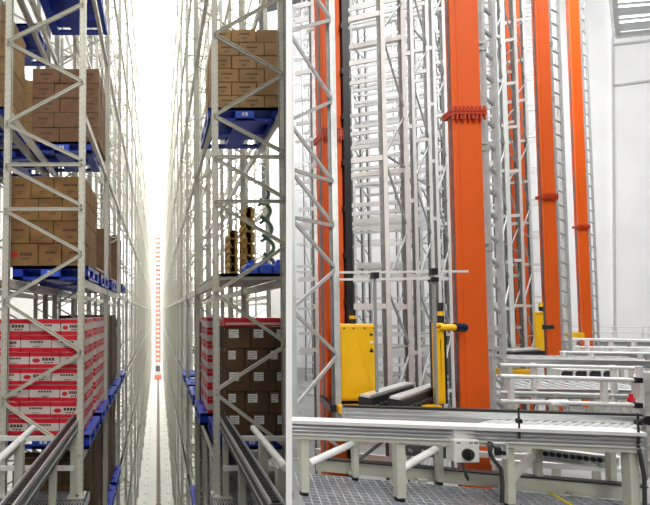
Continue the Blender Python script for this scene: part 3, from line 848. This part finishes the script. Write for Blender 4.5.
# ---- conveyors
def profile(m, A_, B_, h, w, a=0, b=1):
    """extruded rail with grooves, top at A_/B_ height"""
    d = V((0, 0, 1))
    m.bar(A_-d*h*.5, B_-d*h*.5, w*.7, h, a)
    s = (B_-A_).normalized().cross(d)
    m.bar(A_-d*h*.06, B_-d*h*.06, w, h*.12, a); m.bar(A_-d*h*.38, B_-d*h*.38, w*.95, h*.1, a); m.bar(A_-d*h*.66, B_-d*h*.66, w*.9, h*.08, a); m.bar(A_-d*h*.96, B_-d*h*.96, w*1.05, h*.08, a)
def leg(m, p, z0, z1, w=.075, mt=0):
    m.bbox(p.x-w/2, p.x+w/2, p.y-w/2, p.y+w/2, z0+.03, z1, .006, mt); m.cyl((p.x, p.y, z0), (p.x, p.y, z0+.02), w*.55, 12, 1); m.cyl((p.x, p.y, z0+.01), (p.x, p.y, z0+.04), w*.2, 8, 1)
zt = -1.05
fa, fb = PZ(291, 418, zt), PZ(638, 430, zt)
ra, rb = PZ(343, 407, zt+.02), PZ(641, 416, zt+.02)
cv = empty('roller_conveyor', fa+V((0, 0, DK-zt)), 0, 'front conveyor frame spanning the grating deck, nearest to the camera', 'conveyor')
def CV(mb, name, mats): return mb.build(name, mats, cv, -cv.location)
m = MB(); m.bar(fa+V((0, 0, -.02)), fb+V((0, 0, -.02)), .15, .03, 0)
CV(m, 'top_plate', 'galv_light')
m = MB(); profile(m, fa+V((0, 0, -.035)), fb+V((0, 0, -.035)), .12, .10)
x = .1
CV(m, 'side_rail', 'alu')
m = MB(); m.bar(fa+V((0, 0, -.165)), fb+V((0, 0, -.165)), .08, .05); CV(m, 'under_channel', 'beige_paint')
m = MB(); profile(m, ra, rb, .15, .10); m.bar(ra+V((0, 0, .012)), rb+V((0, 0, .012)), .05, .02, 1); CV(m, 'side_rail', ['alu', 'black'])
for k, t in enumerate((.25, .5, .75)):
    pass
def fl(xpx):   # a point on the front rail at pixel column xpx
    for i in range(2): pass
    t = 0.0; best = None
    for i in range(401):
        q = fa.lerp(fb, i/400); e = abs(CX+F*q.x/q.y-xpx)
        if best is None or e < best[0]: best = (e, q)
    return best[1]
def rl(xpx):
    best = None
    for i in range(401):
        q = ra.lerp(rb, i/400); e = abs(CX+F*q.x/q.y-xpx)
        if best is None or e < best[0]: best = (e, q)
    return best[1]
legs = [(303, .08), (397, .085), (506, .07), (627, .08)]
for xp, w_ in legs:
    m = MB(); q = fl(xp); leg(m, q+V((0, .03, 0)), DK, zt-.18, w_); CV(m, 'leg', ['beige_paint', 'black'])
for xp in (352, 435, 532, 604):
    m = MB(); q = rl(xp); leg(m, q, DK, zt-.1, .06); CV(m, 'leg', ['beige_paint', 'black'])
for (xa, ya, xb, yb) in [(309, 463, 352, 444), (402, 468, 436, 449)]:
    A_ = PY(xa, ya, fl(xa).y+.03); B_ = PY(xb, yb, rl(xb).y); m = MB(); m.cyl(A_, B_, .035, 12); CV(m, 'cross_tube', 'white_paint')
for (xa, ya, xb, yb) in [(309, 437, 340, 426), (402, 443, 428, 430)]:
    A_ = PY(xa, ya, fl(xa).y+.03); B_ = PY(xb, yb, rl(max(xb, 344)).y); m = MB(); m.bar(A_, B_, .05, .04); CV(m, 'cross_tube', 'white_paint')
A_ = PY(508, 483, fl(508).y+.05); B_ = PY(532, 455, rl(532).y); m = MB(); m.bar(A_, B_, .05, .05); CV(m, 'diagonal_strut', 'white_paint')
A_ = PY(358, 461, rl(358).y+.1); B_ = PY(388, 437, rl(388).y); m = MB(); m.bar(A_, B_, .025, .03); CV(m, 'diagonal_strut', 'galv_dark')
# rollers between the rails (right part)
for i in range(16):
    t = .52+i*.03; q = fa.lerp(fb, t); q2 = ra.lerp(rb, min(1, t)); m = MB()
    m.cyl(q+V((0, 0.06, -.09)), q2+V((0, -.05, -.09)), .028, 12); CV(m, 'roller', 'galv')
# perforated chain guide beneath
A_, B_ = PY(533, 452, rl(533).y+.2), PY(618, 462, rl(618).y+.15); m = MB(); m.bar(A_, B_, .02, .11, 0); m.bar(A_+V((0, -.02, .055)), B_+V((0, -.02, .055)), .07, .012, 1); m.bar(A_+V((0, -.02, -.06)), B_+V((0, -.02, -.06)), .07, .02, 1)
for i in range(12):
    q = A_.lerp(B_, (i+.7)/12.5); m.cyl(q+V((0, -.022, 0)), q+V((0, -.009, 0)), .024, 12, 2)
CV(m, 'perforated_guide', ['galv', 'white_paint', 'black'])
A_, B_ = PY(402, 449, 4.62), PY(455, 453, 4.45); m = MB(); m.bar(A_, B_, .05, .12, 0)
for i in range(4): q = A_.lerp(B_, (i+.5)/4); m.cyl(q+V((0, -.05, 0)), q+V((0, -.02, 0)), .02, 10, 1)
CV(m, 'drive_guard', ['galv_dark', 'alu'])
for xp in (520, 641):      # sensor pins on the rail
    pass
q = fl(509); m = MB(); m.cyl(q+V((0, -.06, -.1)), q+V((0, -.06, .18)), .008, 8); m.bbox(q.x-.02, q.x+.02, q.y-.08, q.y-.04, q.z+.04, q.z+.08, .004); CV(m, 'sensor_pin', 'black')
q = fl(625); m = MB(); m.cyl(q+V((0, -.06, -.1)), q+V((0, -.06, .16)), .008, 8); m.bbox(q.x-.02, q.x+.02, q.y-.08, q.y-.04, q.z+.06, q.z+.1, .004); CV(m, 'sensor_pin', 'black')
A_ = ra.lerp(rb, 1); m = MB(); m.cyl(A_+V((0, -.06, -.03)), A_+V((0, .06, -.03)), .045, 14); CV(m, 'end_pulley', 'black')

# control box on the conveyor
Yc = 3.72
P0, P1 = PY(455, 463, Yc), PY(479.5, 440, Yc); w, h = P1.x-P0.x, P1.z-P0.z
bx = empty('control_box', P0, 0, 'grey control box with round black switch under the front conveyor', 'control box')
m = MB(); m.bbox(0, w, 0, .12, 0, h, .008); m.box(w*.1, w*.9, .03, .09, h, h+.09); m.build('box_body', 'box_grey', bx)
m = MB(); m.cyl((w*.5, 0, h*.38), (w*.5, -.02, h*.38), w*.23, 20, 0); m.cyl((w*.5, -.02, h*.38), (w*.5, -.03, h*.38), w*.15, 12, 0); m.bbox(w*.46, w*.54, -.05, -.02, h*.22, h*.54, .004, 0); m.build('rotary_switch', 'black', bx)
m = MB(); 
for i in range(3): m.box(w*(.1+i*.05), w*(.135+i*.05), -.002, 0, h*.84, h*.9); m.box(w*(.58+i*.05), w*(.615+i*.05), -.002, 0, h*.84, h*.9); m.box(w*(.78+i*.05), w*(.815+i*.05), -.002, 0, h*.84, h*.9)
m.build('printed_lettering', 'print_dark', bx)
m = MB(); pts = [V((w*.38, .03, 0)), V((w*.36, .0, -.06)), V((w*.44, -.01, -.12)), V((w*.56, .02, -.16)), V((w*.72, .1, -.15))]; m.tube(pts, .011, 8); m.build('cable', 'rubber', bx)
# junction box with cable on the third leg
q = fl(506); Yc = q.y-.09
P0, P1 = PY(493, 459, Yc), PY(508, 443, Yc); w, h = P1.x-P0.x, P1.z-P0.z
jb = empty('junction_box', P0, 0, 'small grey junction box with black cable on the third conveyor leg', 'junction box')
m = MB(); m.box(0, w, 0, .05, 0, .012); m.box(0, w, 0, .05, h-.012, h); m.box(0, .012, 0, .05, 0, h); m.box(w-.012, w, 0, .05, 0, h); m.box(0, w, .04, .05, 0, h); m.build('box_body', 'box_grey', jb)
m = MB(); m.bbox(.03, w*.6, .0, .04, .03, h*.7, .006); m.cyl((w*.6, .01, h*.4), (w*.6, -.02, h*.4), .02, 10); m.build('connector', 'black', jb)
m = MB(); pts = [V((-.0, 0, h*.9)), V((-.03, 0, h*.5)), V((.0, 0, .0)), V((.06, -.01, -.08)), V((.07, -.01, -.22)), V((.06, -.01, -.38))]; m.tube(pts, .016, 8); m.build('cable', 'rubber', jb)
# cable on the last leg
q = fl(627); m = MB(); pts = [q+V((0, -.03, -.1)), q+V((0.0, -.05, -.2)), q+V((.03, -.05, -.4)), q+V((.02, -.05, -.7))]; m.tube(pts, .014, 8)
tag(m.build('cable', 'rubber'), 'black cable running down the rightmost front conveyor leg', 'cable')

# ---- guard cage behind the front conveyor
def rail_cage(lab, frames, mt='white_paint', r=.022, post=.05):
    g_ = None
    for (Yf, z_top, z_lo, xs, posts, zbase) in frames:
        pass
gc = empty('guard_fence', PZ(510, 403, -1.0), 0, 'white tubular guard frame just behind the front conveyor, right of the widest mast', 'guard frame')
def GC(mb, name, mats='white_paint', par=None): 
    par = par or gc; return mb.build(name, mats, par, -par.location)
Yg, Yh = 4.9, 5.6
for (x0_, y0_, x1_, y1_, Y_, rr) in [(500, 376, 636, 380, Yg, .025), (500, 401, 636, 405, Yg, .025), (500, 365, 638, 368, Yh, .025), (500, 392, 638, 396, Yh, .02)]:
    m = MB(); m.cyl(PY(x0_, y0_, Y_), PY(x1_, y1_, Y_-.15), rr, 10); GC(m, 'guard_tube', 'galv_light')
for (xp, y0_, y1_, Y_) in [(510.5, 375, 404, Yg), (603.5, 378, 406, Yg-.1), (533, 363, 400, Yh), (613, 365, 402, Yh-.1), (639, 366, 408, Yg-.1)]:
    A_ = PY(xp, y0_, Y_); B_ = PY(xp, y1_, Y_); m = MB(); m.bbox(A_.x-.025, A_.x+.025, A_.y-.025, A_.y+.025, B_.z, A_.z, .004); GC(m, 'post', 'galv_light')
for (xa, ya, Ya_, xb, yb, Yb_) in [(636, 380, Yg-.15, 638, 368, Yh-.15), (636, 405, Yg-.15, 640, 396, Yh-.15)]:
    m = MB(); m.cyl(PY(xa, ya, Ya_), PY(xb, yb, Yb_), .025, 10); m.bbox(PY(xa, ya, Ya_).x-.04, PY(xa, ya, Ya_).x+.04, Ya_-.04, Ya_+.04, PY(xa, ya, Ya_).z-.03, PY(xa, ya, Ya_).z+.03, .004, 1); GC(m, 'guard_tube', ['white_paint', 'black'])
m = MB(); A_ = PY(557, 403, Yg-.05); m.cyl(A_+V((-.1, 0, 0)), A_+V((.12, 0, 0)), .04, 12); m.box(A_.x+.12, A_.x+.25, A_.y-.03, A_.y+.03, A_.z-.03, A_.z+.03, 1); GC(m, 'tube_joint', ['white_paint', 'galv_dark'])
m = MB(); A_ = PY(631, 398, 4.85); m.cyl(A_, A_+V((0, 0, .05)), .02, 12); m.box(A_.x-.025, A_.x+.025, A_.y-.025, A_.y+.025, A_.z-.05, A_.z)
tag(m.build('emergency_button', 'box_red'), 'small red emergency button on the guard frame end', 'button')

# ---- second conveyor line behind the guard frame
def long_conv(label, Y, y_top, x0_, x1_, slope, bands, nrol, legs_, group=None):
    A_ = PY(x0_, y_top, Y); B_ = PY(x1_, y_top+slope, Y-.25)
    r_ = empty('chain_conveyor', V((A_.x, A_.y, DK)), 0, label, 'conveyor')
    m = MB(); profile(m, A_, B_, .13, .1); m.build('side_rail', 'alu', r_, -r_.location)
    m = MB(); profile(m, A_+V((.25, .9, 0)), B_+V((.25, .9, 0)), .13, .1); m.build('side_rail', 'alu', r_, -r_.location)
    m = MB(); m.bar(A_+V((.1, .45, -.16)), B_+V((.1, .45, -.16)), .75, .03); m.build('tray', 'galv_mid', r_, -r_.location)
    for i in range(nrol):
        q = A_.lerp(B_, (i+.5)/nrol); m = MB(); m.cyl(q+V((.01, .05, -.05)), q+V((.24, .85, -.05)), .035, 10); m.build('roller', 'galv_mid', r_, -r_.location)
    for i in range(legs_):
        q = A_.lerp(B_, (i+.3)/legs_); m = MB(); leg(m, V((q.x, q.y, 0)), FLR, q.z-.1, .08); m.build('leg', ['beige_paint', 'black'], r_, -r_.location)
    return r_
long_conv('silver conveyor line directly behind the guard frame', 6.6, 388, 503, 662, 2, 0, 14, 4)
long_conv('silver conveyor line at the foot of the second orange crane', 9.3, 358.5, 497, 664, 2.5, 0, 16, 4)
long_conv('silver conveyor line beyond the second crane, half way to the wall', 12.2, 351, 560, 666, 1.5, 0, 12, 4)
long_conv('silver conveyor line at the foot of the rearmost orange crane', 16.5, 341, 576, 668, 1, 0, 12, 4)
# machine row with round wheels between the second conveyor and the guard frame
mr = empty('drive_station', PY(560, 378, 8.4), 0, 'row of drive units with round wheels behind the guard frame', 'machine')
for i, xp in enumerate((566, 580, 594, 608)):
    A_ = PY(xp, 374, 8.4); m = MB(); m.bbox(A_.x-.12, A_.x+.14, A_.y, A_.y+.3, A_.z-.14, A_.z+.1, .01, 0); m.cyl(A_+V((-.02, -.03, -.01)), A_+V((-.02, 0, -.01)), .08, 16, 1); m.box(A_.x+.06, A_.x+.12, A_.y-.02, A_.y, A_.z-.08, A_.z+.06, 1)
    m.build('drive_unit', ['box_grey', 'black'], mr, -mr.location)
m = MB(); m.bar(PY(558, 379, 8.4), PY(640, 381, 8.2), .3, .06); m.build('support_beam', 'galv_light', mr, -mr.location)
# far hand rails
def hand_rail(label, Y, x0_, x1_, ys, posts, yb, rr=.022):
    r_ = empty('hand_rail', PY(x0_, yb, Y), 0, label, 'hand rail')
    for y in ys:
        m = MB(); m.cyl(PY(x0_, y, Y), PY(x1_, y+1.5, Y-.3), rr, 8); m.build('rail_tube', 'white_paint', r_, -r_.location)
    for xp in posts:
        A_ = PY(xp, ys[0], Y-.1); B_ = PY(xp, yb, Y-.1); m = MB(); m.bar((A_.x, A_.y, A_.z), (A_.x, A_.y, B_.z), rr*2.2, rr*2.2); m.build('post', 'white_paint', r_, -r_.location)
    return r_
hand_rail('pale hand rail in front of the rearmost conveyor', 12.6, 569, 662, (339, 347), (573, 587, 611, 634), 358, .035)
hand_rail('thin grey hand rail along the foot of the white back wall', 19, 571, 662, (326, 331.5), (594, 613, 616, 642, 648), 338, .022)
hand_rail('hand rail posts beside the third mast in front of the second conveyor', 10.4, 560, 664, (352, 364), (563, 591, 640), 370, .03)
# right edge machinery: tall conveyor end with dark gaps
er = empty('lift_table', PY(645, 430, 4.6), 0, 'grey lifting frame with dark gaps at the right edge beyond the guard frame', 'lift')
for xp in (641, 654):
    A_ = PY(xp, 372, 5.0); B_ = PY(xp, 480, 5.0); m = MB(); m.bbox(A_.x-.04, A_.x+.04, A_.y, A_.y+.08, B_.z, A_.z, .004); m.build('post', 'galv', er, -er.location)
for y in (380, 392, 418, 432, 447, 462):
    m = MB(); m.bar(PY(636, y, 5.1), PY(664, y+1, 5.0), .06, .05); m.build('slat', 'galv', er, -er.location)
# lower beams seen under the front conveyor
for (xa, ya, xb, yb, Y_, nm) in [(492, 462, 640, 470, 5.2, 'upper'), (492, 448, 640, 452, 6.3, 'rear')]:
    m = MB(); m.bar(PY(xa, ya, Y_), PY(xb, yb, Y_-.2), .06, .07); m.bar(PY(xa, ya, Y_)+V((0, .3, 0)), PY(xb, yb, Y_-.2)+V((0, .3, 0)), .06, .07)
    tag(m.build('support_beam', 'galv_light'), '%s pale support beam seen beneath the front conveyor' % nm, 'beam')

# ================================================================== HAZE volume added for glow in the narrow aisle
def volume(dens):
    mm = bpy.data.materials.new('added_haze'); mm.use_nodes = True; nt = mm.node_tree; nt.nodes.clear()
    o = nt.nodes.new('ShaderNodeOutputMaterial'); s = nt.nodes.new('ShaderNodeVolumeScatter')
    s.inputs['Density'].default_value = dens; s.inputs['Color'].default_value = (1, .995, .98, 1); s.inputs['Anisotropy'].default_value = .2
    nt.links.new(s.outputs[0], o.inputs['Volume']); MAT['added_haze'] = mm
volume(.004)
m = MB(); m.prism([tuple(L(u, v)[:2]) for u, v in ((-8.9, 10.5), (1.9, 10.5), (16, 83.8), (-8.9, 83.8))], FLOOR_L+.02, 17.9)
tag(m.build('added_haze', 'added_haze'), 'bright haze added for glow in the far part of the narrow aisle', 'added_haze', None, 'stuff')

# ================================================================== LIGHTS
def area(name, loc, target, sx, sy, e, col=(1, 1, 1)):
    l = bpy.data.lights.new(name, 'AREA'); l.shape = 'RECTANGLE'; l.size = sx; l.size_y = sy; l.energy = e; l.color = col
    o = bpy.data.objects.new(name, l); COL.objects.link(o); o.location = loc
    o.rotation_euler = (V(target)-V(loc)).to_track_quat('-Z', 'Y').to_euler(); return o
area('hall_light', (12, 10, 21), (12, 17, 0), 12, 12, 8500)
area('hall_light', (6, -2, 12), (5, 9, 0), 8, 6, 1000)
area('aisle_lamp', L(-.3, -1, 9), L(-.3, 8, 0), 4, 3, 280, (1, .95, .86))
area('hall_light', (.8, -5, 4.5), (.9, 5, 0), 4, 3, 500, (1, .97, .92))  # fill behind the camera, added to whiten the divider's front edge
w = bpy.data.worlds.new('World'); SC.world = w; w.use_nodes = True
nt = w.node_tree; bg = nt.nodes['Background']; bg.inputs[1].default_value = .16
tc = nt.nodes.new('ShaderNodeTexCoord'); sx = nt.nodes.new('ShaderNodeSeparateXYZ'); rp = nt.nodes.new('ShaderNodeValToRGB')
nt.links.new(tc.outputs['Generated'], sx.inputs[0]); nt.links.new(sx.outputs['Z'], rp.inputs[0]); nt.links.new(rp.outputs[0], bg.inputs[0])
rp.color_ramp.elements[0].position = 0.0; rp.color_ramp.elements[0].color = (.10, .10, .10, 1)     # dim ground side
rp.color_ramp.elements[1].position = .25; rp.color_ramp.elements[1].color = (1, 1, 1, 1)

# ================================================================== CAMERA
cd = bpy.data.cameras.new('camera'); co = bpy.data.objects.new('camera', cd); COL.objects.link(co); SC.camera = co
cd.sensor_fit = 'HORIZONTAL'; cd.sensor_width = 36; cd.lens = F*36/650
cd.shift_x = (325-CX)/650; cd.shift_y = (CY-252.5)/650
co.location = (0, 0, 0); co.rotation_euler = (math.pi/2+TH, 0, 0); cd.clip_start = .05; cd.clip_end = 500
SC.view_settings.view_transform = 'Standard'; SC.view_settings.look = 'None'; SC.view_settings.gamma = 1; SC.view_settings.exposure = 0.0
SC.cycles.use_denoising = True
SC.cycles.volume_bounces = 1; SC.cycles.max_bounces = 8
